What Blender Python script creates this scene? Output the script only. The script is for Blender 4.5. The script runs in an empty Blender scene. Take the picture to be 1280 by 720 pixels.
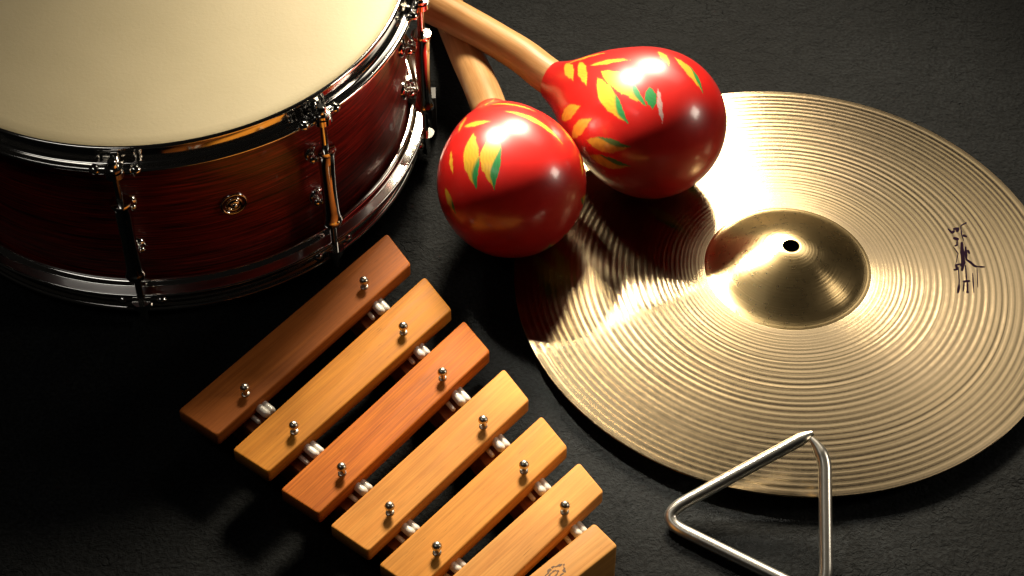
import bpy, math, random
import numpy as np
from mathutils import Vector, Matrix, Quaternion
random.seed(4); RNG = np.random.default_rng(4)
S = 0.001                                   # everything below is written in millimetres
C = bpy.context.scene.collection
sc = bpy.context.scene

# ------------------------------------------------------------ camera, world, lamps
PITCH, FPX, DIST = math.radians(47.94), 2442.0, 1283.0
sp, cp = math.sin(PITCH), math.cos(PITCH)
cd = bpy.data.cameras.new('camera'); cam = bpy.data.objects.new('camera', cd); C.objects.link(cam)
cd.sensor_width = 36; cd.lens = 36 * FPX / 1280; cd.clip_start = 0.05; cd.clip_end = 50
cam.location = (0, -DIST * cp * S, DIST * sp * S)
cam.rotation_euler = (math.radians(90) - PITCH, 0, 0)
sc.camera = cam

w = bpy.data.worlds.new('World'); sc.world = w; w.use_nodes = True
w.node_tree.nodes['Background'].inputs[0].default_value = (1.0, 0.9, 0.78, 1)
w.node_tree.nodes['Background'].inputs[1].default_value = 0.004
sc.view_settings.view_transform = 'Standard'; sc.view_settings.look = 'None'
sc.view_settings.exposure = 0.0; sc.view_settings.gamma = 1.0

def area(name, loc, target, sx, sy, power, col, spread=180):
    l = bpy.data.lights.new(name, 'AREA'); l.shape = 'RECTANGLE'; l.size = sx; l.size_y = sy
    l.energy = power; l.color = col; l.spread = math.radians(spread)
    o = bpy.data.objects.new(name, l); C.objects.link(o)
    o.location = loc
    o.rotation_euler = (Vector(target) - Vector(loc)).to_track_quat('-Z', 'Y').to_euler()
    return o
area('key_softbox', (0.12, 1.00, 0.86), (0.12, -0.10, 0.0), 0.32, 0.32, 4.1, (1.0, 0.86, 0.64), 42)
area('glare_softbox', (-0.25, 0.52, 0.74), (0.10, -0.065, 0.0), 0.10, 0.10, 0.50, (1.0, 0.9, 0.72), 13)
area('back_panel', (0.52, 0.74, 0.92), (0.24, -0.03, 0.0), 0.6, 0.5, 0.28, (1.0, 0.9, 0.76), 54)
area('side_softbox', (1.0, -0.05, 0.50), (-0.15, 0.05, 0.06), 0.22, 0.22, 0.30, (1.0, 0.88, 0.72), 60)
area('top_strip', (-0.60, -0.30, 1.0), (-0.30, 0.0, 0.0), 0.6, 0.14, 0.08, (1.0, 0.95, 0.88), 60)
sc.cycles.sample_clamp_indirect = 6.0

# ------------------------------------------------------------ helpers
def unproj(u, v, z):
    a = (u - 640) / FPX; b = (360 - v) / FPX
    D = np.array([a, b * sp + cp, b * cp - sp]); t = (z - DIST * sp) / D[2]
    return np.array([t * D[0], -DIST * cp + t * D[1], z])
def ray(u, v):
    a = (u - 640) / FPX; b = (360 - v) / FPX
    D = np.array([a, b * sp + cp, b * cp - sp]); return np.array([0, -DIST * cp, DIST * sp]), D / np.linalg.norm(D)

def thing(name, label, cat, loc, group=None):
    o = bpy.data.objects.new(name, None); C.objects.link(o)
    o.location = [c * S for c in loc]; o['label'] = label; o['category'] = cat
    if group: o['group'] = group
    o.empty_display_size = 0.03
    return o
def base_of(p):
    b = np.zeros(3)
    while p is not None:
        b = b + np.array(p.location) / S; p = p.parent
    return b
def mesh(name, V, F, mat, parent=None, smooth=True, uv=None, local=False, color=None, autosmooth=None):
    """V in world millimetres; stored relative to the parent."""
    V = np.asarray(V, float)
    if parent is not None and not local: V = V - base_of(parent)
    me = bpy.data.meshes.new(name); me.from_pydata((V * S).tolist(), [], [list(f) for f in F])
    me.update()
    if uv is not None:
        l = me.uv_layers.new(name='UVMap'); idx = np.empty(len(me.loops), int); me.loops.foreach_get('vertex_index', idx)
        l.data.foreach_set('uv', np.asarray(uv, float)[idx].ravel())
    if color is not None:
        a = me.color_attributes.new('paint', 'FLOAT_COLOR', 'POINT')
        a.data.foreach_set('color', np.asarray(color, float).ravel())
    me.materials.append(mat)
    me.polygons.foreach_set('use_smooth', [smooth] * len(me.polygons))
    if autosmooth: me.set_sharp_from_angle(angle=math.radians(autosmooth))
    o = bpy.data.objects.new(name, me); C.objects.link(o)
    if parent is not None: o.parent = parent
    return o
class MB:
    def __init__(s): s.V = []; s.F = []
    def add(s, V, F):
        n = len(s.V); s.V += [tuple(v) for v in V]; s.F += [tuple(i + n for i in f) for f in F]
    def tube(s, pts, rad, n=20, caps=True):
        pts = [np.asarray(p, float) for p in pts]
        if not hasattr(rad, '__len__'): rad = [rad] * len(pts)
        V = []; F = []; prev = None
        for i, p in enumerate(pts):
            t = pts[min(i + 1, len(pts) - 1)] - pts[max(i - 1, 0)]; t = t / (np.linalg.norm(t) + 1e-12)
            if prev is None:
                a = np.array([0, 0, 1.]) if abs(t[2]) < .9 else np.array([1., 0, 0]); x = np.cross(a, t)
            else: x = prev - t * (prev @ t)
            x = x / np.linalg.norm(x); prev = x; y = np.cross(t, x)
            for k in range(n):
                a = 2 * math.pi * k / n; V.append(p + rad[i] * (math.cos(a) * x + math.sin(a) * y))
        for i in range(len(pts) - 1):
            for k in range(n):
                k2 = (k + 1) % n; F.append((i * n + k, i * n + k2, (i + 1) * n + k2, (i + 1) * n + k))
        if caps:
            F.append(tuple(reversed(range(n)))); F.append(tuple((len(pts) - 1) * n + k for k in range(n)))
        s.add(V, F)
    def ball(s, c, r, n=16, sq=(1, 1, 1)):
        V = []; F = []; m = n // 2
        for i in range(m + 1):
            th = math.pi * i / m
            for k in range(n):
                a = 2 * math.pi * k / n
                V.append((c[0] + r * sq[0] * math.sin(th) * math.cos(a), c[1] + r * sq[1] * math.sin(th) * math.sin(a), c[2] + r * sq[2] * math.cos(th)))
        for i in range(m):
            for k in range(n):
                k2 = (k + 1) % n; F.append((i * n + k, (i + 1) * n + k, (i + 1) * n + k2, i * n + k2))
        s.add(V, F)
    def capsule(s, a, b, r, n=14):
        a = np.asarray(a, float); b = np.asarray(b, float); t = (b - a) / np.linalg.norm(b - a)
        P = []; R = []
        for q in (-1, -.92, -.7, -.35, 0): P.append(a + t * q * r); R.append(r * max(.02, math.sqrt(1 - q * q)))
        for q in (0, .35, .7, .92, 1): P.append(b + t * q * r); R.append(r * max(.02, math.sqrt(1 - q * q)))
        s.tube(P, R, n)
    def box(s, c, x, y, z, hx, hy, hz):
        c, x, y, z = (np.asarray(q, float) for q in (c, x, y, z)); V = []
        for i in (-1, 1):
            for j in (-1, 1):
                for k in (-1, 1): V.append(c + x * hx * i + y * hy * j + z * hz * k)
        s.add(V, [(0, 1, 3, 2), (4, 6, 7, 5), (0, 4, 5, 1), (2, 3, 7, 6), (0, 2, 6, 4), (1, 5, 7, 3)])
    def out(s, name, mat, parent=None, smooth=True, sharp=40): return mesh(name, s.V, s.F, mat, parent, smooth, autosmooth=sharp)
def lathe(prof, cx, cy, n=256, wob=None):
    """prof: list of (r, z); rings about a vertical axis. Returns V, F, uv."""
    prof = np.asarray(prof, float); m = len(prof); a = np.arange(n) * 2 * math.pi / n
    R = prof[:, 0][:, None] * np.ones(n); Z = prof[:, 1][:, None] * np.ones(n)
    if wob is not None: Z = Z + wob(prof[:, 0][:, None], a[None, :])
    V = np.stack([cx + R * np.cos(a), cy + R * np.sin(a), Z], -1).reshape(-1, 3)
    uv = np.stack([np.broadcast_to(a / (2 * math.pi), (m, n)), Z / 100.0], -1).reshape(-1, 2)
    i = np.arange(m - 1)[:, None] * n; k = np.arange(n)[None, :]; k2 = (k + 1) % n
    F = np.stack([i + k, i + n + k, i + n + k2, i + k2], -1).reshape(-1, 4)
    return V, F.tolist(), uv

# ------------------------------------------------------------ materials
def new_mat(name):
    m = bpy.data.materials.new(name); m.use_nodes = True; nt = m.node_tree
    return m, nt, nt.nodes['Principled BSDF']
def setp(b, **k):
    for n, v in k.items():
        i = b.inputs[n.replace('_', ' ')]
        i.default_value = (*v, 1) if isinstance(v, tuple) and len(v) == 3 and i.type == 'RGBA' else v
def tex(nt, kind='Object', scale=(1, 1, 1), loc=(0, 0, 0), rot=(0, 0, 0)):
    t = nt.nodes.new('ShaderNodeTexCoord'); m = nt.nodes.new('ShaderNodeMapping')
    m.inputs['Scale'].default_value = scale; m.inputs['Location'].default_value = loc; m.inputs['Rotation'].default_value = rot
    nt.links.new(t.outputs[kind], m.inputs['Vector']); return m.outputs[0]
def noise(nt, vec, scale, detail=4, rough=.55, dist=0.0):
    n = nt.nodes.new('ShaderNodeTexNoise'); n.inputs['Scale'].default_value = scale; n.inputs['Detail'].default_value = detail
    n.inputs['Roughness'].default_value = rough; n.inputs['Distortion'].default_value = dist
    if vec: nt.links.new(vec, n.inputs['Vector'])
    return n.outputs['Fac']
def ramp(nt, fac, stops):
    r = nt.nodes.new('ShaderNodeValToRGB'); nt.links.new(fac, r.inputs[0]); e = r.color_ramp.elements
    while len(e) < len(stops): e.new(.5)
    for i, (p, c) in enumerate(stops):
        e[i].position = p; e[i].color = (*c, 1) if hasattr(c, '__len__') else (c, c, c, 1)
    return r.outputs[0]
def mix(nt, a, b, f, mode='MIX'):
    m = nt.nodes.new('ShaderNodeMix'); m.data_type = 'RGBA'; m.blend_type = mode
    for v, i in ((a, 6), (b, 7), (f, 0)):
        if hasattr(v, 'node'): nt.links.new(v, m.inputs[i])
        else: m.inputs[i].default_value = (*v, 1) if hasattr(v, '__len__') else v
    return m.outputs[2]
def bump(nt, h, strength, dist, b, prev=None):
    n = nt.nodes.new('ShaderNodeBump'); n.inputs['Strength'].default_value = strength; n.inputs['Distance'].default_value = dist
    nt.links.new(h, n.inputs['Height'])
    if prev: nt.links.new(prev, n.inputs['Normal'])
    nt.links.new(n.outputs[0], b.inputs['Normal']); return n.outputs[0]
def rough_from(nt, fac, lo, hi, b):
    r = ramp(nt, fac, [(.3, lo), (.7, hi)]); nt.links.new(r, b.inputs['Roughness'])

def mat_ground():
    m, nt, b = new_mat('dark_slate_board')
    v = tex(nt)
    big = noise(nt, v, 7, 5, .6); fine = noise(nt, v, 420, 4, .65); med = noise(nt, v, 90, 5, .7, .6)
    col = ramp(nt, big, [(.3, (.0034, .0041, .0047)), (.7, (.0080, .0094, .0104))])
    spk = ramp(nt, fine, [(.38, .45), (.70, 2.0)])
    nt.links.new(mix(nt, col, spk, 1.0, 'MULTIPLY'), b.inputs['Base Color'])
    vo = nt.nodes.new('ShaderNodeTexVoronoi'); vo.feature = 'DISTANCE_TO_EDGE'; vo.inputs['Scale'].default_value = 9
    wv = nt.nodes.new('ShaderNodeVectorMath'); wv.operation = 'ADD'; nn = nt.nodes.new('ShaderNodeTexNoise'); nn.inputs['Scale'].default_value = 14; nn.inputs['Detail'].default_value = 5
    sc_ = nt.nodes.new('ShaderNodeVectorMath'); sc_.operation = 'SCALE'; sc_.inputs['Scale'].default_value = .35
    nt.links.new(v, nn.inputs['Vector']); nt.links.new(nn.outputs['Color'], sc_.inputs[0]); nt.links.new(v, wv.inputs[0]); nt.links.new(sc_.outputs[0], wv.inputs[1]); nt.links.new(wv.outputs[0], vo.inputs['Vector'])
    crack = ramp(nt, vo.outputs['Distance'], [(0.0, 0.0), (.012, 1.0)])
    msk = ramp(nt, noise(nt, v, 11, 3), [(.52, 1.0), (.60, 0.0)])
    crk = mix(nt, crack, (1, 1, 1), msk)
    p = bump(nt, fine, .9, .0012, b)
    p = bump(nt, med, .9, .0026, b, p)
    bump(nt, crk, .6, .0012, b, p)
    setp(b, Roughness=.75); b.inputs['Specular IOR Level'].default_value = .1
    return m
def mat_wood(name, dark, light, off=(0, 0, 0), rough=.36, streak=1.0):
    m, nt, b = new_mat(name)
    v = tex(nt, 'Object', (1.4, 22, 22), off)
    n1 = noise(nt, v, 9, 6, .62, .35)
    v2 = tex(nt, 'Object', (5, 240, 240), off); n2 = noise(nt, v2, 4, 4, .6)
    v3 = tex(nt, 'Object', (9, 9, 9), off); n3 = noise(nt, v3, 2.2, 3)
    c = ramp(nt, n1, [(.30, dark), (.72, light)])
    k = .15 * streak
    c = mix(nt, c, ramp(nt, n2, [(.36, 1 - k), (.62, 1 + k * .35)]), 1.0, 'MULTIPLY')
    c = mix(nt, c, ramp(nt, n3, [(.3, .84), (.7, 1.1)]), 1.0, 'MULTIPLY')
    v4 = tex(nt, 'Object', (14, 190, 190), off); n4 = noise(nt, v4, 6, 2)
    c = mix(nt, c, ramp(nt, n4, [(.68, 1.0), (.76, .62)]), 1.0, 'MULTIPLY')
    nt.links.new(c, b.inputs['Base Color'])
    bump(nt, n2, .22, .0004, b); rough_from(nt, n1, rough, rough + .12, b)
    setp(b, Coat_Weight=.0); b.inputs['Specular IOR Level'].default_value = .14
    return m
def mat_chrome():
    m, nt, b = new_mat('polished_chrome')
    v = tex(nt); n = noise(nt, v, 60, 4)
    setp(b, Metallic=1.0, Base_Color=(.74, .72, .68)); rough_from(nt, n, .08, .10, b)
    return m
def mat_brass(name, col, rough, aniso, mott=.04, beck=.85):
    m, nt, b = new_mat(name)
    v = tex(nt)
    n = noise(nt, v, 9, 5, .6); n2 = noise(nt, v, 260, 3)
    c = ramp(nt, n, [(.3, tuple(x * .88 for x in col)), (.7, col)])
    nt.links.new(c, b.inputs['Base Color'])
    setp(b, Metallic=1.0, Anisotropic=aniso)
    t = nt.nodes.new('ShaderNodeTangent'); t.direction_type = 'RADIAL'; t.axis = 'Z'; nt.links.new(t.outputs[0], b.inputs['Tangent'])
    rough_from(nt, n2, rough - mott, rough + mott, b)
    # lathe scratches: fine rings about the axis
    tc = nt.nodes.new('ShaderNodeTexCoord'); sx = nt.nodes.new('ShaderNodeSeparateXYZ'); nt.links.new(tc.outputs['Object'], sx.inputs[0])
    cx = nt.nodes.new('ShaderNodeCombineXYZ'); nt.links.new(sx.outputs[0], cx.inputs[0]); nt.links.new(sx.outputs[1], cx.inputs[1])
    ln = nt.nodes.new('ShaderNodeVectorMath'); ln.operation = 'LENGTH'; nt.links.new(cx.outputs[0], ln.inputs[0])
    nn = nt.nodes.new('ShaderNodeTexNoise'); nn.noise_dimensions = '1D'; nn.inputs['Scale'].default_value = 900; nn.inputs['Detail'].default_value = 3
    nt.links.new(ln.outputs['Value'], nn.inputs['W'])
    g = nt.nodes.new('ShaderNodeBsdfAnisotropic'); g.distribution = 'BECKMANN'; g.inputs['Anisotropy'].default_value = aniso
    bn = bump(nt, nn.outputs['Fac'], .10, .0004, b); nt.links.new(bn, g.inputs['Normal']); nt.links.new(t.outputs[0], g.inputs['Tangent'])
    nt.links.new(c, g.inputs['Color']); nt.links.new(ramp(nt, n2, [(.3, rough - mott), (.7, rough + mott)]), g.inputs['Roughness'])
    mx = nt.nodes.new('ShaderNodeMixShader'); mx.inputs[0].default_value = beck
    nt.links.new(b.outputs[0], mx.inputs[1]); nt.links.new(g.outputs[0], mx.inputs[2]); nt.links.new(mx.outputs[0], nt.nodes['Material Output'].inputs['Surface'])
    return m
def mat_shell():
    m, nt, b = new_mat('lacquered_mahogany_shell')
    v = tex(nt, 'UV', (7, 24, 1)); n = noise(nt, v, 3, 6, .62, .8)
    v2 = tex(nt, 'UV', (22, 260, 1)); n2 = noise(nt, v2, 2, 4)
    c = ramp(nt, n, [(.36, (.022, .0015, .001)), (.52, (.17, .009, .004)), (.72, (.46, .028, .010))])
    c = mix(nt, c, ramp(nt, n2, [(.35, .55), (.65, 1.15)]), 1.0, 'MULTIPLY')
    nt.links.new(c, b.inputs['Base Color'])
    setp(b, Roughness=.38, Coat_Weight=.25, Coat_Roughness=.08); b.inputs['Specular IOR Level'].default_value = .35
    return m
def mat_head():
    m, nt, b = new_mat('cream_drumskin')
    v = tex(nt)
    n = noise(nt, v, 380, 3, .6); n2 = noise(nt, v, 8, 4)
    c = ramp(nt, n2, [(.3, (.50, .43, .27)), (.7, (.58, .50, .325))])
    nt.links.new(c, b.inputs['Base Color']); b.inputs['Specular IOR Level'].default_value = .25; setp(b, Roughness=.6, Subsurface_Weight=.08, Subsurface_Radius=(.004, .003, .002))
    v2 = tex(nt, 'Object', (60, 3, 1), (0, 0, 0), (0, 0, .7)); n3 = noise(nt, v2, 9, 3, .6, 1.2)      # faint stick marks
    c2 = mix(nt, c, ramp(nt, n3, [(.70, 1.0), (.78, .90)]), 1.0, 'MULTIPLY'); nt.links.new(c2, b.inputs['Base Color'])
    bump(nt, n, .3, .0004, b)
    return m
def mat_paint():
    m, nt, b = new_mat('painted_lacquer')
    a = nt.nodes.new('ShaderNodeVertexColor'); a.layer_name = 'paint'
    v = tex(nt); n = noise(nt, v, 40, 5, .6)
    nt.links.new(mix(nt, a.outputs[0], ramp(nt, n, [(.3, .84), (.7, 1.08)]), 1.0, 'MULTIPLY'), b.inputs['Base Color'])
    setp(b, Roughness=.34, Coat_Weight=.6, Coat_Roughness=.14)
    bump(nt, noise(nt, v, 28, 3), .10, .0012, b)
    return m
def mat_plain(name, col, rough, metal=0.0, nscale=60, amt=.1, coat=0.0, bmp=0.0):
    m, nt, b = new_mat(name)
    v = tex(nt); n = noise(nt, v, nscale, 4)
    nt.links.new(ramp(nt, n, [(.3, tuple(x * (1 - amt) for x in col)), (.7, tuple(x * (1 + amt) for x in col))]), b.inputs['Base Color'])
    setp(b, Roughness=rough, Metallic=metal, Coat_Weight=coat)
    if bmp: bump(nt, n, bmp, .0005, b)
    return m
M_ground = mat_ground(); M_chrome = mat_chrome(); M_shell = mat_shell(); M_head = mat_head(); M_paint = mat_paint()
M_brass = mat_brass('lathed_bronze', (.215, .166, .100), .225, .6, .015, .75)
M_bell = mat_brass('smooth_bronze', (.72, .53, .26), .28, .3, .01, .5)
M_ink = mat_plain('dark_ink', (.012, .006, .012), 1.0); M_ink.node_tree.nodes['Principled BSDF'].inputs['Specular IOR Level'].default_value = 0
M_steel = mat_plain('brushed_steel', (.80, .77, .70), .3, 1.0, 120, .06)
M_cord = mat_plain('white_cord', (.72, .70, .64), .35, 0, 300, .12, .3, .3)
M_black = mat_plain('black_strap', (.012, .012, .012), .6)
M_handle = mat_wood('pale_handle_wood', (.34, .17, .06), (.52, .30, .125), (0, 0, 0), .34, .5)
M_rail = mat_wood('rail_wood', (.22, .07, .025), (.34, .12, .04), (.3, .2, 0), .5)
M_felt = mat_plain('dark_felt', (.03, .03, .03), .9)
M_hole = mat_plain('burnt_mark', (.10, .045, .015), .7)

# ------------------------------------------------------------ setting
g = MB(); g.add([(-2500, -2500, 0), (2500, -2500, 0), (2500, 2500, 0), (-2500, 2500, 0)], [(0, 1, 2, 3)])
go = g.out('ground', M_ground, None, False, None); go['kind'] = 'structure'

# ------------------------------------------------------------ snare drum
DX, DY = -236.1, 146.4
drum = thing('snare_drum', 'snare drum with cream skin, dark red wood shell and chrome hoops, left of the maracas', 'drum', (DX, DY, 0))
def arc(cx, cz, r, a0, a1, n=6): return [(cx + r * math.cos(math.radians(a0 + (a1 - a0) * i / n)), cz + r * math.sin(math.radians(a0 + (a1 - a0) * i / n))) for i in range(n + 1)]
V, F, uv = lathe([(158, 14), (162.5, 14), (163.5, 15), (163.5, 134), (162.5, 139), (158, 141)], DX, DY, 288)
mesh('shell', V, F, M_shell, drum, True, uv, autosmooth=35)
V, F, uv = lathe([(165.2, 136), (165.0, 140.5), (163.5, 143.3), (160.5, 144.6), (155, 145), (120, 145.15), (60, 145.2), (.5, 145.2)][::-1], DX, DY, 288)
mesh('drumhead', V, F, M_head, drum, True, uv)
V, F, uv = lathe([(158, 13), (100, 12.5), (.5, 12.5)], DX, DY, 128)
mesh('snare_side_head', V, F, M_head, drum, True, uv)
def hoop(name, prof, seg=288):
    V, F, uv = lathe(prof, DX, DY, seg); return mesh(name, V, F, M_chrome, drum, True, uv, autosmooth=50)
top = [(165.6, 137), (165.6, 145.8)] + arc(167.0, 146.6, 1.5, 200, -20, 8) + [(168.2, 143.5), (168.4, 139.0)] + arc(170.6, 138.2, 2.2, 180, 260, 5) + [(172.2, 135.8)] + arc(173.2, 134.6, 1.6, 80, -90, 7) + [(171, 132.8), (168, 134.5), (165.6, 137)]
hoop('hoop', top)
bot = [(165.4, 30.0), (166.2, 31.0), (167.5, 31.0), (169.4, 29.8), (169.8, 28.4), (170.6, 28.0), (172, 28.1), (175.4, 26.9)] + arc(176.0, 25.6, 1.5, 70, -70, 7) + [(173.5, 23.6)] + arc(171.5, 20.5, 2.8, 80, 180, 5) + [(168.9, 16), (168.9, 12), (168.6, 10)] + arc(171.3, 8.3, 2.0, 120, -80, 6) + [(169.6, 5.5), (168.8, 1.2), (167.4, 0.3), (165.4, 1.2), (165.4, 30.0)]
hoop('hoop', bot)
def lug(th):
    n = np.array([math.cos(th), math.sin(th), 0]); t = np.array([-n[1], n[0], 0]); z = np.array([0, 0, 1.]); O = np.array([DX, DY, 0])
    P = lambda r, s, h: O + n * r + t * s + z * h
    RR = 178.0
    m = MB()
    R = [3.0, 6.4, 6.8, 6.2, 5.6, 5.2, 4.9, 4.7, 4.9, 5.2, 5.6, 6.2, 6.8, 6.4, 3.0]; H = [113.5, 113, 111.5, 109.5, 108, 100, 90, 79, 68, 58, 52, 50.5, 48.5, 47, 46.5]
    m.tube([P(RR, 0, h) for h in H], R, 20)
    lg = m.out('tube_lug', M_chrome, drum, True, 50)
    for h in (99, 61):
        m = MB(); m.tube([P(163.2, 0, h), P(165.0, 0, h), P(166.2, 0, h), P(167, 0, h), P(RR - 3, 0, h)], [6.5, 6.5, 5.4, 3.4, 3.2], 18)
        m.ball(P(170, -4.5, h + 1.5), 3.1, 12); m.ball(P(170, 4.5, h + 1.5), 2.6, 12)
        m.out('lug_foot', M_chrome, lg, True, 50)
    for (z0, z1, hz, s) in ((112, 139, 139, 1), (48, 20, 20, -1)):
        m = MB(); m.tube([P(RR, 0, z0), P(RR, 0, z1)], 2.3, 14)
        # square key head
        m.tube([P(RR, 0, hz + s * 1), P(RR, 0, hz + s * 3), P(RR, 0, hz + s * 3.2), P(RR, 0, hz + (8 if s > 0 else -14)), P(RR, 0, hz + (9 if s > 0 else -15.5))], [5.2, 5.2, 3.2, 3.0, 2.2], 14)
        m.out('tension_rod', M_chrome, drum, True, 40)
        m = MB(); zc = hz - s * 1.5
        m.tube([P(RR, 0, zc - 2), P(RR, 0, zc + 2)], 6.0, 18)                 # eyelet
        m.capsule(P(174.8, -9, zc - s * .8), P(174.8, 9, zc - s * .8), 3.0, 12)        # wings lying along the flange
        m.ball(P(175.3, -12, zc), 3.8, 12, (1, 1, .8)); m.ball(P(175.3, 12, zc), 3.8, 12, (1, 1, .8))
        m.tube([P(178, 0, zc), P(171.5, 0, zc + s * 3), P(169.6, 0, zc + s * 9)], [4.2, 3.6, 2.2], 12)   # tongue reaching up the hoop
        m.out('hoop_claw', M_chrome, drum, True, 45)
for deg in (-90, -47.5, -7.5, 37, 82, 127, 172, 222): lug(math.radians(deg))
# round vent badge on the shell
th = math.radians(-67.5); n = np.array([math.cos(th), math.sin(th), 0]); t = np.array([-n[1], n[0], 0]); O = np.array([DX, DY, 84.0])
m = MB()
def ring(mb, c, ax, R, r, n=36, k=10):
    ax = ax / np.linalg.norm(ax); x = np.cross(ax, (0, 0, 1)); x /= np.linalg.norm(x); y = np.cross(ax, x); V = []; F = []
    for i in range(n):
        a = 2 * math.pi * i / n; d = math.cos(a) * x + math.sin(a) * y
        for j in range(k):
            b = 2 * math.pi * j / k; V.append(c + d * (R + r * math.cos(b)) + ax * r * math.sin(b))
    for i in range(n):
        for j in range(k):
            i2 = (i + 1) % n; j2 = (j + 1) % k; F.append((i * k + j, i2 * k + j, i2 * k + j2, i * k + j2))
    mb.add(V, F)
ring(m, O + n * 164.0, n, 7.8, 1.1); ring(m, O + n * 164.3, n, 4.6, 1.0); m.tube([O + n * 163, O + n * 164.6, O + n * 165.6], [4.2, 4.0, 2.6], 24)
m.ball(O + n * 165.4, 2.2, 14)
m.out('vent_badge', M_chrome, drum, True, 50)
# snare strap clamped over the bottom hoop
th = math.radians(2); n = np.array([math.cos(th), math.sin(th), 0]); t = np.array([-n[1], n[0], 0]); O = np.array([DX, DY, 0])
m = MB(); m.box(O + n * 171.5 + np.array([0, 0, 31.5]), n, t, (0, 0, 1), 8.0, 5.5, 2.2); m.box(O + n * 181.4 + np.array([0, 0, 18]), n, t, (0, 0, 1), 1.6, 5.5, 15.7)
m.out('snare_strap', M_black, drum, False, None)
m = MB(); m.ball(O + n * 166.5 + np.array([0, 0, 38]), 4.2, 16); m.tube([O + n * 164 + np.array([0, 0, 48]), O + n * 167.5 + np.array([0, 0, 34])], 2.6, 12)
m.out('strap_screw', M_chrome, drum, True, 50)

# ------------------------------------------------------------ cymbal
CX, CY = 179.2, 1.5
def cym_z(r):
    r = np.asarray(r, float); t = np.clip((r - 54) / 124, 0, 1)
    bow = 11 + 7.5 * (1 - t ** 1.3)
    bell = np.interp(r, [0, 5.5, 9, 14, 20, 27, 34, 41, 47, 51, 54], [39.2, 39, 38.5, 37.2, 35.0, 31.8, 28.0, 23.9, 20.6, 19.1, 18.5])
    return np.where(r >= 54, bow, bell)
cym = thing('cymbal', 'large round bronze cymbal with lathed rings, lying bell up right of the maracas', 'cymbal', (CX, CY, 0))
rr = np.arange(54, 178.01, .38)
groove = np.zeros_like(rr); pos = 57.0
ph = [];  k = 0
while pos < 171:                             # each lathe ring has its own spacing and depth
    wdt = 2.5 + 1.7 * min(1, (pos - 57) / 45) + RNG.normal() * .35; dep = .068 * (wdt / 4) * (0.55 + RNG.random() * .9)
    ph.append((pos, wdt, dep)); pos += wdt
for p0, wd, dp in ph:
    s_ = (rr >= p0) & (rr < p0 + wd); groove[s_] = -dp * .5 * (1 - np.cos(2 * math.pi * (rr[s_] - p0) / wd))
groove *= np.clip((rr - 57) / 6, 0, 1)
def wob(r, a):
    zz = np.interp(r, rr, groove, left=0, right=0) * (1 + .18 * np.sin(2 * a + r * .11) + .08 * np.sin(5 * a - r * .23)) + 0 * a
    return zz + .10 * np.sin(2 * a + .6) * np.clip((r - 60) / 110, 0, 1)
prof = [(r, float(cym_z(r))) for r in rr]
V, F, uv = lathe(prof, CX, CY, 420, wob)
F = [f[::-1] for f in F]
n0 = len(V); low = [(178.3, 10.5), (178.0, 9.9), (150, 12.0), (100, 14.6), (54, 17.0)]
V2, F2, uv2 = lathe(low, CX, CY, 420)
last = (len(prof) - 1) * 420
F2 = [tuple(i + n0 for i in f[::-1]) for f in F2] + [(last + k, last + (k + 1) % 420, n0 + (k + 1) % 420, n0 + k) for k in range(420)]
F = [tuple(f) for f in F] + F2
pl = mesh('plate', np.vstack([V, V2]), F, M_brass, cym, True, np.vstack([uv, uv2]))
rb = np.concatenate([[5.5], np.arange(6, 54.01, .4)])
def wob2(r, a): return .012 * np.sin(r * 2.9) + .008 * np.sin(r * 4.7 + 1) + .05 * np.sin(2 * a + 1) * np.clip((54 - r) / 20, 0, 1) * np.clip((r - 5) / 8, 0, 1)
sm = np.convolve(np.pad(cym_z(np.minimum(rb, 53.99)), 8, 'edge'), np.ones(17) / 17, 'valid'); sm[-6:] = np.linspace(sm[-6], 18.5, 6)
V, F, uv = lathe([(r, z) for r, z in zip(rb, sm)], CX, CY, 300, wob2)
mesh('bell', V, [f[::-1] for f in F], M_bell, cym, True, uv)
V, F, uv = lathe([(30, 0), (30, 24), (12, 31), (.3, 32)], CX, CY, 48)
mesh('felt_pad', V, F, M_felt, cym, True, uv)       # the pad that lifts the plate off the slate
def on_cym(u, v):
    P = unproj(u, v, 14)
    for _ in range(6):
        z = float(cym_z(math.hypot(P[0] - CX, P[1] - CY))); P = unproj(u, v, z)
    return P
strokes = [([(180, 185), (205, 212), (222, 196)], .9), ([(212, 188), (245, 182), (236, 205)], 1.1), ([(262, 165), (300, 145)], .45), ([(262, 165), (266, 215), (280, 262)], .4), ([(276, 226), (300, 238)], .95),
 ([(212, 245), (250, 252)], 1.1), ([(240, 252), (238, 290), (222, 296)], .6), ([(215, 300), (245, 345), (228, 420)], .3), ([(268, 270), (272, 340), (278, 400), (270, 455)], 1.35), ([(292, 300), (298, 380)], .8), ([(306, 322), (318, 345)], .8),
 ([(295, 380), (325, 402), (350, 424), (372, 430)], .95), ([(368, 428), (418, 431)], .6), ([(216, 450), (238, 446), (232, 418), (262, 410)], .8), ([(285, 395), (262, 425)], .9), ([(246, 430), (252, 520), (250, 590)], .45), ([(252, 545), (244, 598)], .9),
 ([(292, 420), (300, 525)], .5), ([(276, 524), (322, 520)], .8), ([(284, 530), (278, 585)], .5), ([(304, 530), (306, 598)], .55), ([(296, 590), (314, 592)], .9), ([(338, 470), (346, 596)], .4), ([(366, 435), (372, 560)], .3)]
m = MB()
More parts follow.
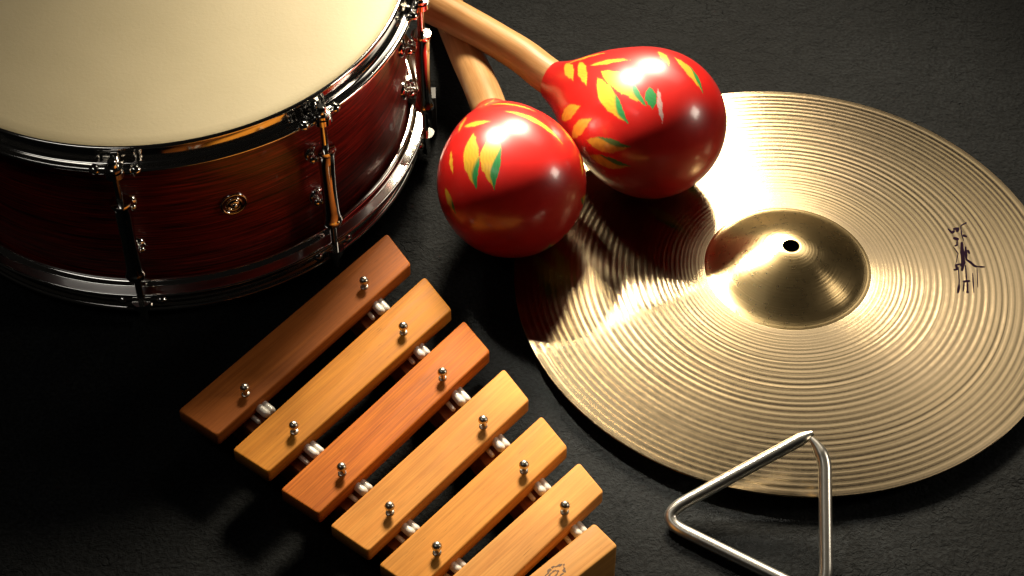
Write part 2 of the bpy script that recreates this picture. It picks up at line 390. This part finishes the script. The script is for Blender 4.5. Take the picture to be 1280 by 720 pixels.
for pts, wd in strokes:
    P = [on_cym(1150 + x / 5.142, 250 + y / 5.142) + np.array([0, 0, .16]) for x, y in pts]
    Q = []
    for a, b in zip(P[:-1], P[1:]):
        for q in np.linspace(0, 1, 5)[:-1]: Q.append(a * (1 - q) + b * q)
    Q.append(P[-1]); V = []; F = []
    for i, p in enumerate(Q):
        t = Q[min(i + 1, len(Q) - 1)] - Q[max(i - 1, 0)]; s_ = np.cross(t, (0, 0, 1)); s_ /= np.linalg.norm(s_)
        q = 1.1 * (.4 + .6 * math.sin(math.pi * (i + .6) / (len(Q) + .2))); q *= .85 + .3 * random.random()
        V += [p - s_ * wd * q, p + s_ * wd * q]
        if i: F.append((2 * i - 2, 2 * i - 1, 2 * i + 1, 2 * i))
    m.add(V, F)
m.out('printed_signature', M_ink, cym, False, None)

# ------------------------------------------------------------ maracas
PROF = np.array([(-50.5, 0), (-50.2, 5), (-49, 11.5), (-46.5, 19), (-42, 27.5), (-36, 34.8), (-28, 41.2), (-18, 46), (-8, 48.2), (0, 48.5), (10, 47.4), (20, 44.6), (30, 40.2), (39, 36.3), (47, 31.8), (54, 27.4), (60, 23.2), (66, 19.2), (71, 16.4), (76, 14.4), (79, 13.4)], float)
RED = np.array([.38, .007, .005]); YEL = np.array([.44, .26, .018]); ORA = np.array([.56, .15, .012]); GRN = np.array([.015, .14, .035]); GRY = np.array([.36, .22, .20])
def maraca(label, cuv, cz_, nuv, nz, scl, leaves, hpts, hrad, prof_shape=None):
    Cn = unproj(*cuv, cz_); N = unproj(*nuv, nz); ax = (N - Cn) / np.linalg.norm(N - Cn)
    root = thing('maraca', label, 'maraca', (Cn[0], Cn[1], 0), 'pair of painted maracas')
    up = np.array([0, 0, 1.]); X = up - ax * (up @ ax); X /= np.linalg.norm(X); Y = np.cross(ax, X)
    # smooth profile by arc length
    Pf = PROF * scl; n_r = 260; n_a = 420
    tt = np.concatenate([[0], np.cumsum(np.hypot(*np.diff(Pf, axis=0).T))]); q = np.linspace(0, tt[-1], n_r)
    a_ = np.interp(q, tt, Pf[:, 0]); r_ = np.interp(q, tt, Pf[:, 1])
    ker = np.hanning(43); ker /= ker.sum(); K = 21
    def smo(x, first):                      # odd reflection keeps the pole and the neck where they are
        lead = (-x[1:K + 1] if first else x[1:K + 1])[::-1]; tail = 2 * x[-1] - x[-K - 1:-1][::-1]
        return np.convolve(np.concatenate([lead, x, tail]), ker, 'valid')
    r_ = smo(r_, True); a_ = smo(a_, False); r_[0] = .01
    ang = np.arange(n_a) * 2 * math.pi / n_a
    V = Cn + a_[:, None, None] * ax + r_[:, None, None] * (np.cos(ang)[None, :, None] * X + np.sin(ang)[None, :, None] * Y)
    V = V.reshape(-1, 3)
    i = np.arange(n_r - 1)[:, None] * n_a; k = np.arange(n_a)[None, :]; k2 = (k + 1) % n_a
    F = np.stack([i + k, i + k2, i + n_a + k2, i + n_a + k], -1).reshape(-1, 4)
    col = np.tile(np.append(RED, 1.0), (len(V), 1))
    def hit(u, v):
        o, d = ray(u, v); best = None
        for t in np.arange(1050, 1450, .4):
            p = o + d * t - Cn; A = p @ ax; R = np.linalg.norm(p - A * ax)
            rad = np.interp(A, a_, r_, left=-1, right=-1)
            if rad > 0 and R < rad: return o + d * t
        return None
    nrm = V - Cn - ((V - Cn) @ ax)[:, None] * ax; nrm /= (np.linalg.norm(nrm, axis=1)[:, None] + 1e-9)
    def rot_about(p, a):
        d = p - Cn; A = d @ ax; q_ = d - A * ax; c, s_ = math.cos(a), math.sin(a)
        return Cn + A * ax + q_ * c + np.cross(ax, q_) * s_
    for turn in (0, 3.1):             # the same motif goes round the gourd
        for (p0, p1, hw, kind, bend) in leaves:
            A = hit(*p0); B = hit(*p1)
            if A is None or B is None: print('miss', p0, p1); continue
            if turn: A = rot_about(A, turn); B = rot_about(B, turn)
            M_ = (A + B) / 2; nm = M_ - Cn - ((M_ - Cn) @ ax) * ax; nm /= np.linalg.norm(nm)
            T = B - A; L = np.linalg.norm(T); T /= L; Sd = np.cross(nm, T)
            D = V - A; tq = (D @ T) / L; sd = (D @ Sd) / scl
            sd = sd - bend * 4 * tq * (1 - tq) + .25 * np.sin(tq * 21 + sd)
            near = (np.abs(tq - .5) < .5) & ((nrm @ nm) > .35)
            wdt = hw * .50 * np.sin(math.pi * np.clip(tq, 0, 1) ** .9) ** 1.1
            ins = near & (np.abs(sd) < wdt)
            if kind == 'stroke': col[ins, :3] = ORA * .3 + YEL * .75
            elif kind == 'grey': col[ins, :3] = GRY
            elif kind == 'green': col[ins, :3] = GRN
            elif kind == 'orange': col[ins, :3] = ORA * .4 + YEL * .65
            else:
                f = np.clip(tq[ins], 0, 1)[:, None]; c = YEL * (1 - f * .25) + ORA * (f * .1)
                gr = np.clip((tq - .66 + (sd / (wdt + 1e-6)) * (.22 if kind == 'leaf' else .45)) / .10, 0, 1)
                col[ins, :3] = c * (1 - gr[ins][:, None]) + GRN * gr[ins][:, None]
    br = 1 + .10 * np.sin(V @ Y * 3.1 + np.sin(V @ ax * .9) * 1.4)
    pnt = np.abs(col[:, :3] - RED).sum(1) > .02; col[pnt, :3] *= br[pnt][:, None]
    bulb = mesh('gourd', V, F.tolist(), M_paint, root, True, color=col)
    # handle
    Nk = Cn + ax * (Pf[-1, 0] - 6); pts = [Nk] + [Cn + ax * (Pf[-1, 0] + 3)] + [unproj(u, v, z) for (u, v, z) in hpts]
    pts = np.array(pts); s_ = np.concatenate([[0], np.cumsum(np.linalg.norm(np.diff(pts, axis=0), axis=1))])
    qq = np.linspace(0, s_[-1], 70); P = np.stack([np.interp(qq, s_, pts[:, j]) for j in range(3)], 1)
    for _ in range(40): P[1:-1] = P[1:-1] * .5 + .25 * (P[:-2] + P[2:])
    R = np.interp(qq, np.linspace(0, s_[-1], len(hrad)), hrad)
    T = P[-1] - P[-2]; T /= np.linalg.norm(T)
    for e in (.3, .6, .85, .97, 1.0): P = np.vstack([P, P[69] + T * hrad[-1] * e]); R = np.append(R, hrad[-1] * math.sqrt(max(1 - e * e, .0004)))
    # built in a frame whose x axis runs down the handle, so the grain follows it
    d0 = P[60] - P[5]; d0 /= np.linalg.norm(d0); q_ = Vector(d0).to_track_quat('X', 'Z'); Rm = np.array(q_.to_matrix())
    b = MB(); b.tube([(p - P[0]) @ Rm for p in P], R, 40)
    h = mesh('handle', b.V, b.F, M_handle, root, True, local=True, autosmooth=60)
    h.location = [c * S for c in (P[0] - base_of(root))]; h.rotation_mode = 'QUATERNION'; h.rotation_quaternion = q_
    return Cn
leaves1 = [((592, 166), (597, 238), 11, 'leaf', 0), ((621, 163), (619, 238), 12, 'leafside', -1.5), ((580, 158), (614, 152), 5.5, 'stroke', -1), ((575, 150), (569, 184), 5, 'stroke', 0), ((564, 188), (567, 218), 3.5, 'stroke', 0),
 ((557, 234), (571, 268), 6, 'leaf', 0), ((612, 127), (689, 147), 6, 'stroke', 0), ((600, 126), (617, 136), 6, 'orange', 0), ((606, 133), (618, 123), 3, 'orange', 0), ((629, 139), (704, 181), 5, 'stroke', 0), ((612, 131), (672, 141), 5, 'stroke', 1), ((650, 128), (690, 150), 4, 'stroke', 0), ((583, 146), (574, 166), 4, 'stroke', 0), ((640, 122), (684, 139), 4, 'stroke', 0), ((700, 158), (720, 186), 4, 'stroke', 0), ((723, 190), (728, 222), 4, 'stroke', 0)]
leaves2 = [((751, 89), (810, 134), 11, 'leaf', 1), ((747, 97), (787, 155), 11, 'leaf', -1), ((733, 175), (790, 183), 10, 'leafside', -.5), ((737, 194), (789, 207), 9, 'leafside', 0), ((702, 150), (726, 132), 8, 'stroke', .8), ((715, 172), (741, 147), 8, 'stroke', .8),
 ((708, 79), (717, 101), 6, 'stroke', 0), ((725, 77), (734, 108), 6, 'stroke', 0), ((709, 79), (760, 66), 3.5, 'stroke', 0), ((737, 82), (789, 75), 4.5, 'stroke', 0), ((823, 64), (837, 83), 5, 'stroke', 0), ((843, 72), (879, 117), 7, 'leafside', 0), ((812, 109), (816, 137), 7, 'green', 0), ((823, 110), (829, 156), 2.6, 'grey', 0)]
maraca('round red maraca in front, painted with two upright yellow leaves, touching the cymbal rim', (639, 227), 61, (607, 118), 44, 1.0, leaves1,
       [(599, 102, 40), (590, 84, 36), (580, 62, 30), (570, 38, 23), (560, 12, 15.5), (553, -10, 13)], [12.3, 12.2, 12.2, 12.0, 12.2, 12.8])
maraca('egg-shaped red maraca behind, lying on the cymbal with its handle over the other handle', (811, 153), 67, (672, 92), 56, 1.03, leaves2,
       [(655, 70, 58), (640, 62, 57), (612, 45, 55), (585, 30, 53), (556, 15, 51), (536, 5, 49), (514, -5, 47)], [12.6, 12.3, 12.0, 12.2, 12.8, 13.6])

# ------------------------------------------------------------ xylophone
ZB, TH = 35.0, 10.0
xyl = thing('xylophone', 'small wooden xylophone with six bars and round steel pins, below the snare drum', 'xylophone', (unproj(500, 560, 0)[0], unproj(500, 560, 0)[1], 0))
bars = [[(484, 291), (514, 330), (271, 545), (222, 513)], [(531, 345), (565, 387), (335, 591), (290, 562)], [(580, 400), (613, 439), (398, 643), (350, 612)],
        [(630, 460), (662, 500), (460, 690), (412, 657)], [(677, 519), (710, 559), (521, 739), (473, 706)], [(724, 577), (755, 614), (577, 783), (530, 751)]]
tones = [((.32, .085, .012), (.44, .13, .022)), ((.48, .17, .015), (.60, .24, .03)), ((.42, .10, .010), (.60, .175, .019)), ((.56, .21, .035), (.68, .30, .065)), ((.52, .20, .026), (.66, .285, .055)), ((.56, .225, .045), (.70, .33, .085)), ((.50, .22, .05), (.62, .31, .08))]
def slab(name, corners, ztop, zbot, mat, parent, bev=1.6, label=None):
    P = [unproj(u, v, ztop) for u, v in corners]; c = sum(P) / 4
    X = ((P[0] + P[1]) - (P[2] + P[3])) / 2; X /= np.linalg.norm(X); ang = math.atan2(X[1], X[0])
    Rz = np.array([[math.cos(ang), -math.sin(ang)], [math.sin(ang), math.cos(ang)]])
    L = [((p - c)[:2] @ Rz) for p in P]
    if sum(L[i][0] * L[(i + 1) % 4][1] - L[(i + 1) % 4][0] * L[i][1] for i in range(4)) < 0: L = L[::-1]
    def inset(L, d):
        out = []
        for i in range(4):
            a, b, c_ = L[i - 1], L[i], L[(i + 1) % 4]; e1 = (b - a) / np.linalg.norm(b - a); e2 = (c_ - b) / np.linalg.norm(c_ - b)
            n1 = np.array([-e1[1], e1[0]]); n2 = np.array([-e2[1], e2[0]]); k = d / (1 + n1 @ n2); out.append(b + (n1 + n2) * k)
        return out
    def rounded(L, r, n=4):
        out = []
        for i in range(4):
            a, b, c_ = L[i - 1], L[i], L[(i + 1) % 4]; e1 = (a - b) / np.linalg.norm(a - b); e2 = (c_ - b) / np.linalg.norm(c_ - b)
            for q in range(n + 1):
                t = q / n; out.append((b + e1 * r) * (1 - t) ** 2 + 2 * t * (1 - t) * b + (b + e2 * r) * t ** 2)
        return out
    rings = []
    for k in range(5):
        a = math.pi / 2 * k / 4; rings.append((bev * (1 - math.cos(a)), ztop - zbot - bev + bev * math.sin(a)))
    levels = [(bev * .6, 0), (0, bev * .6)] + rings
    V = []; F = []; m_ = None
    for d, z in levels:
        R_ = rounded(inset(L, d), 2.4); m_ = len(R_); V += [(p[0], p[1], z) for p in R_]
    for i in range(len(levels) - 1):
        for k in range(m_): k2 = (k + 1) % m_; F.append((i * m_ + k, i * m_ + k2, (i + 1) * m_ + k2, (i + 1) * m_ + k))
    F.append(tuple(reversed(range(m_)))); F.append(tuple((len(levels) - 1) * m_ + k for k in range(m_)))
    o = mesh(name, V, F, mat, parent, True, local=True, autosmooth=50)
    o.location = [q * S for q in (np.array([c[0], c[1], zbot]) - base_of(parent))]; o.rotation_euler = (0, 0, ang)
    if label: o['label'] = label
    return o, c, ang
pinsU = [(455, 351), (504, 408), (553, 465), (604, 525), (655, 581), (706, 632)]
pinsL = [(306, 485), (367, 532), (427, 584), (487, 633), (546, 683), (602, 727)]
blab = ['dull brown wooden bar, the longest, nearest the drum', 'golden wooden bar, second longest', 'reddish orange wooden bar with dark streaks', 'pale yellow wooden bar', 'light orange wooden bar', 'pale wooden bar, the shortest']
M_pin = mat_plain('dark_steel_pin', (.58, .53, .45), .3, 1.0, 200, .1)
for i, cor in enumerate(bars):
    mt = mat_wood('bar_wood_%d' % i, *tones[i], off=(i * 1.7, i * .9, i * .31), rough=.52, streak=1.6 if i == 2 else 1.0)
    o, c, ang = slab('bar', cor, ZB, ZB - TH, mt, xyl, 1.3, blab[i])
    ca, sa = math.cos(ang), math.sin(ang); cw = np.array([c[0], c[1], ZB - TH])
    for (u, v) in (pinsU[i], pinsL[i]):
        Hd = unproj(u, v, ZB + 5.6); m = MB()
        q = Hd - cw; q = np.array([q[0] * ca + q[1] * sa, -q[0] * sa + q[1] * ca, q[2]])
        z0 = TH - 1
        m.tube([(q[0] + random.uniform(-.7, .7), q[1] + random.uniform(-.7, .7), z0), (q[0], q[1], q[2])], 1.5, 14)
        m.tube([(q[0], q[1], TH - .2), (q[0], q[1], TH + .5), (q[0], q[1], TH + .9)], [2.6, 2.5, 1.8], 16)
        m.ball((q[0], q[1], q[2]), 3.0, 20, (1, 1, .92)); 
        p = mesh('pin', m.V, m.F, M_pin, o, True, local=True, autosmooth=50)
# thick end block of the frame
mt = mat_wood('bar_wood_end', *tones[6], off=(9.1, 2.2, .4), rough=.45)
blk, c, ang = slab('end_block', [(743, 653), (772.5, 682), (607, 814), (578, 787)], 36.0, 0.6, mt, xyl, 1.2, 'thick wooden end block with an oval burnt mark')
# oval burnt mark
K = unproj(694, 716, 36.0); q = K - np.array([c[0], c[1], .6]); ca, sa = math.cos(ang), math.sin(ang); q = np.array([q[0] * ca + q[1] * sa, -q[0] * sa + q[1] * ca])
V = []; F = []; nseg = 56
for ring_, (ra, rb_) in enumerate((((7.2, 4.0)), (6.0, 2.9), (3.6, 1.8), (2.6, 1.0))):
    for k in range(nseg):
        a = 2 * math.pi * k / nseg; jig = 1 + .10 * math.sin(5 * a + ring_ * 1.3) + .06 * math.sin(11 * a)
        V.append((q[0] + ra * jig * math.cos(a) - (3 if ring_ > 1 else 0) * .4, q[1] + rb_ * jig * math.sin(a), 35.4 + .12))
for r0 in (0, 2):
    for k in range(nseg):
        k2 = (k + 1) % nseg
        if (k * 7) % 11 != 3: F.append((r0 * nseg + k, r0 * nseg + k2, (r0 + 1) * nseg + k2, (r0 + 1) * nseg + k))
mesh('burnt_mark', V, [f[::-1] for f in F], M_hole, blk, False, local=True)
# rails and the white cord beads on them
beadsU = [(473, 383), (523, 438), (573, 496), (622, 553), (673, 607), (718, 660)]
beadsL = [(328, 511), (389, 562), (449, 608), (508, 659), (566, 705), (622, 752)]
for beads in (beadsU, beadsL):
    Pb = [unproj(u, v, 26.5) for u, v in beads]
    d = Pb[-1] - Pb[0]; L = np.linalg.norm(d); d /= L; s_ = np.array([-d[1], d[0], 0])    # s_ points to the upper right of the rail
    A = Pb[0] - d * 34; B = Pb[-1] + d * 18
    A = A - s_ * 5; B = B - s_ * 5; c = (A + B) / 2
    ang = math.atan2(d[1], d[0]); Lh = np.linalg.norm(B - A) / 2
    b = MB(); b.box((0, 0, 11), (1, 0, 0), (0, 1, 0), (0, 0, 1), Lh, 9, 10.4)
    ro = mesh('rail', b.V, b.F, M_rail, xyl, False, local=True)
    ro.location = [q_ * S for q_ in (np.array([c[0], c[1], 0]) - base_of(xyl))]; ro.rotation_euler = (0, 0, ang)
    for p in Pb:
        m = MB(); q = p - np.array([c[0], c[1], 0]); ca, sa = math.cos(ang), math.sin(ang); q = np.array([q[0] * ca + q[1] * sa, -q[0] * sa + q[1] * ca, q[2]])
        m.capsule((q[0] - 5, q[1] + 2.9, q[2]), (q[0] + 5, q[1] + 2.9, q[2]), 2.5); m.capsule((q[0] - 5, q[1] - 1.3, q[2] + .9), (q[0] + 5, q[1] - 1.3, q[2] + .9), 2.7)
        m.capsule((q[0] - 5.5, q[1] - 7.0, q[2] - 2.4), (q[0] + 4.5, q[1] - 7.0, q[2] - 2.4), 1.5)
        m.capsule((q[0] - 5, q[1] + .8, q[2] - 3), (q[0] + 5, q[1] + .8, q[2] - 3), 2.2)
        mesh('cord_bead', m.V, m.F, M_cord, ro, True, local=True, autosmooth=60)

# ------------------------------------------------------------ triangle
def bend_path(P, rads):
    out = [P[0]]
    for i in range(1, len(P) - 1):
        a, b, c = P[i - 1], P[i], P[i + 1]; r = rads[i]; e1 = (a - b) / np.linalg.norm(a - b); e2 = (c - b) / np.linalg.norm(c - b)
        for q in np.linspace(0, 1, 14): out.append((b + e1 * r) * (1 - q) ** 2 + 2 * q * (1 - q) * b + (b + e2 * r) * q ** 2)
    out.append(P[-1]); return out
T0 = unproj(1016, 541, 42); Lc = unproj(820, 647, 5.0); Rc = unproj(1033, 752, 5.0); T2 = unproj(1031, 566, 38); T4 = unproj(1013, 548, 42)
path = bend_path([T0, Lc, Rc, T2, T4], [0, 20, 20, 11, 0])
path = [T0 + (T0 - path[1]) / np.linalg.norm(T0 - path[1]) * .01] + [p for p in path]
rad = [3.9] * len(path)
pp = []; pr = []
for i, (a, b_) in enumerate(zip(path[:-1], path[1:])):
    n_ = max(1, int(np.linalg.norm(b_ - a) / 4))
    for q in range(n_): pp.append(a + (b_ - a) * q / n_)
pp.append(path[-1]); L = np.concatenate([[0], np.cumsum([np.linalg.norm(a - b_) for a, b_ in zip(pp[:-1], pp[1:])])])
pr = np.clip(np.minimum(1.4 + L * .40, 1.6 + (L[-1] - L) * .22), 0, 3.9)
tri = thing('triangle', 'bent steel rod triangle with one open corner, leaning on the cymbal rim', 'triangle', (T0[0], T0[1], 0))
m = MB(); m.tube(pp, list(pr), 28); m.out('rod', M_steel, tri, True, 50)
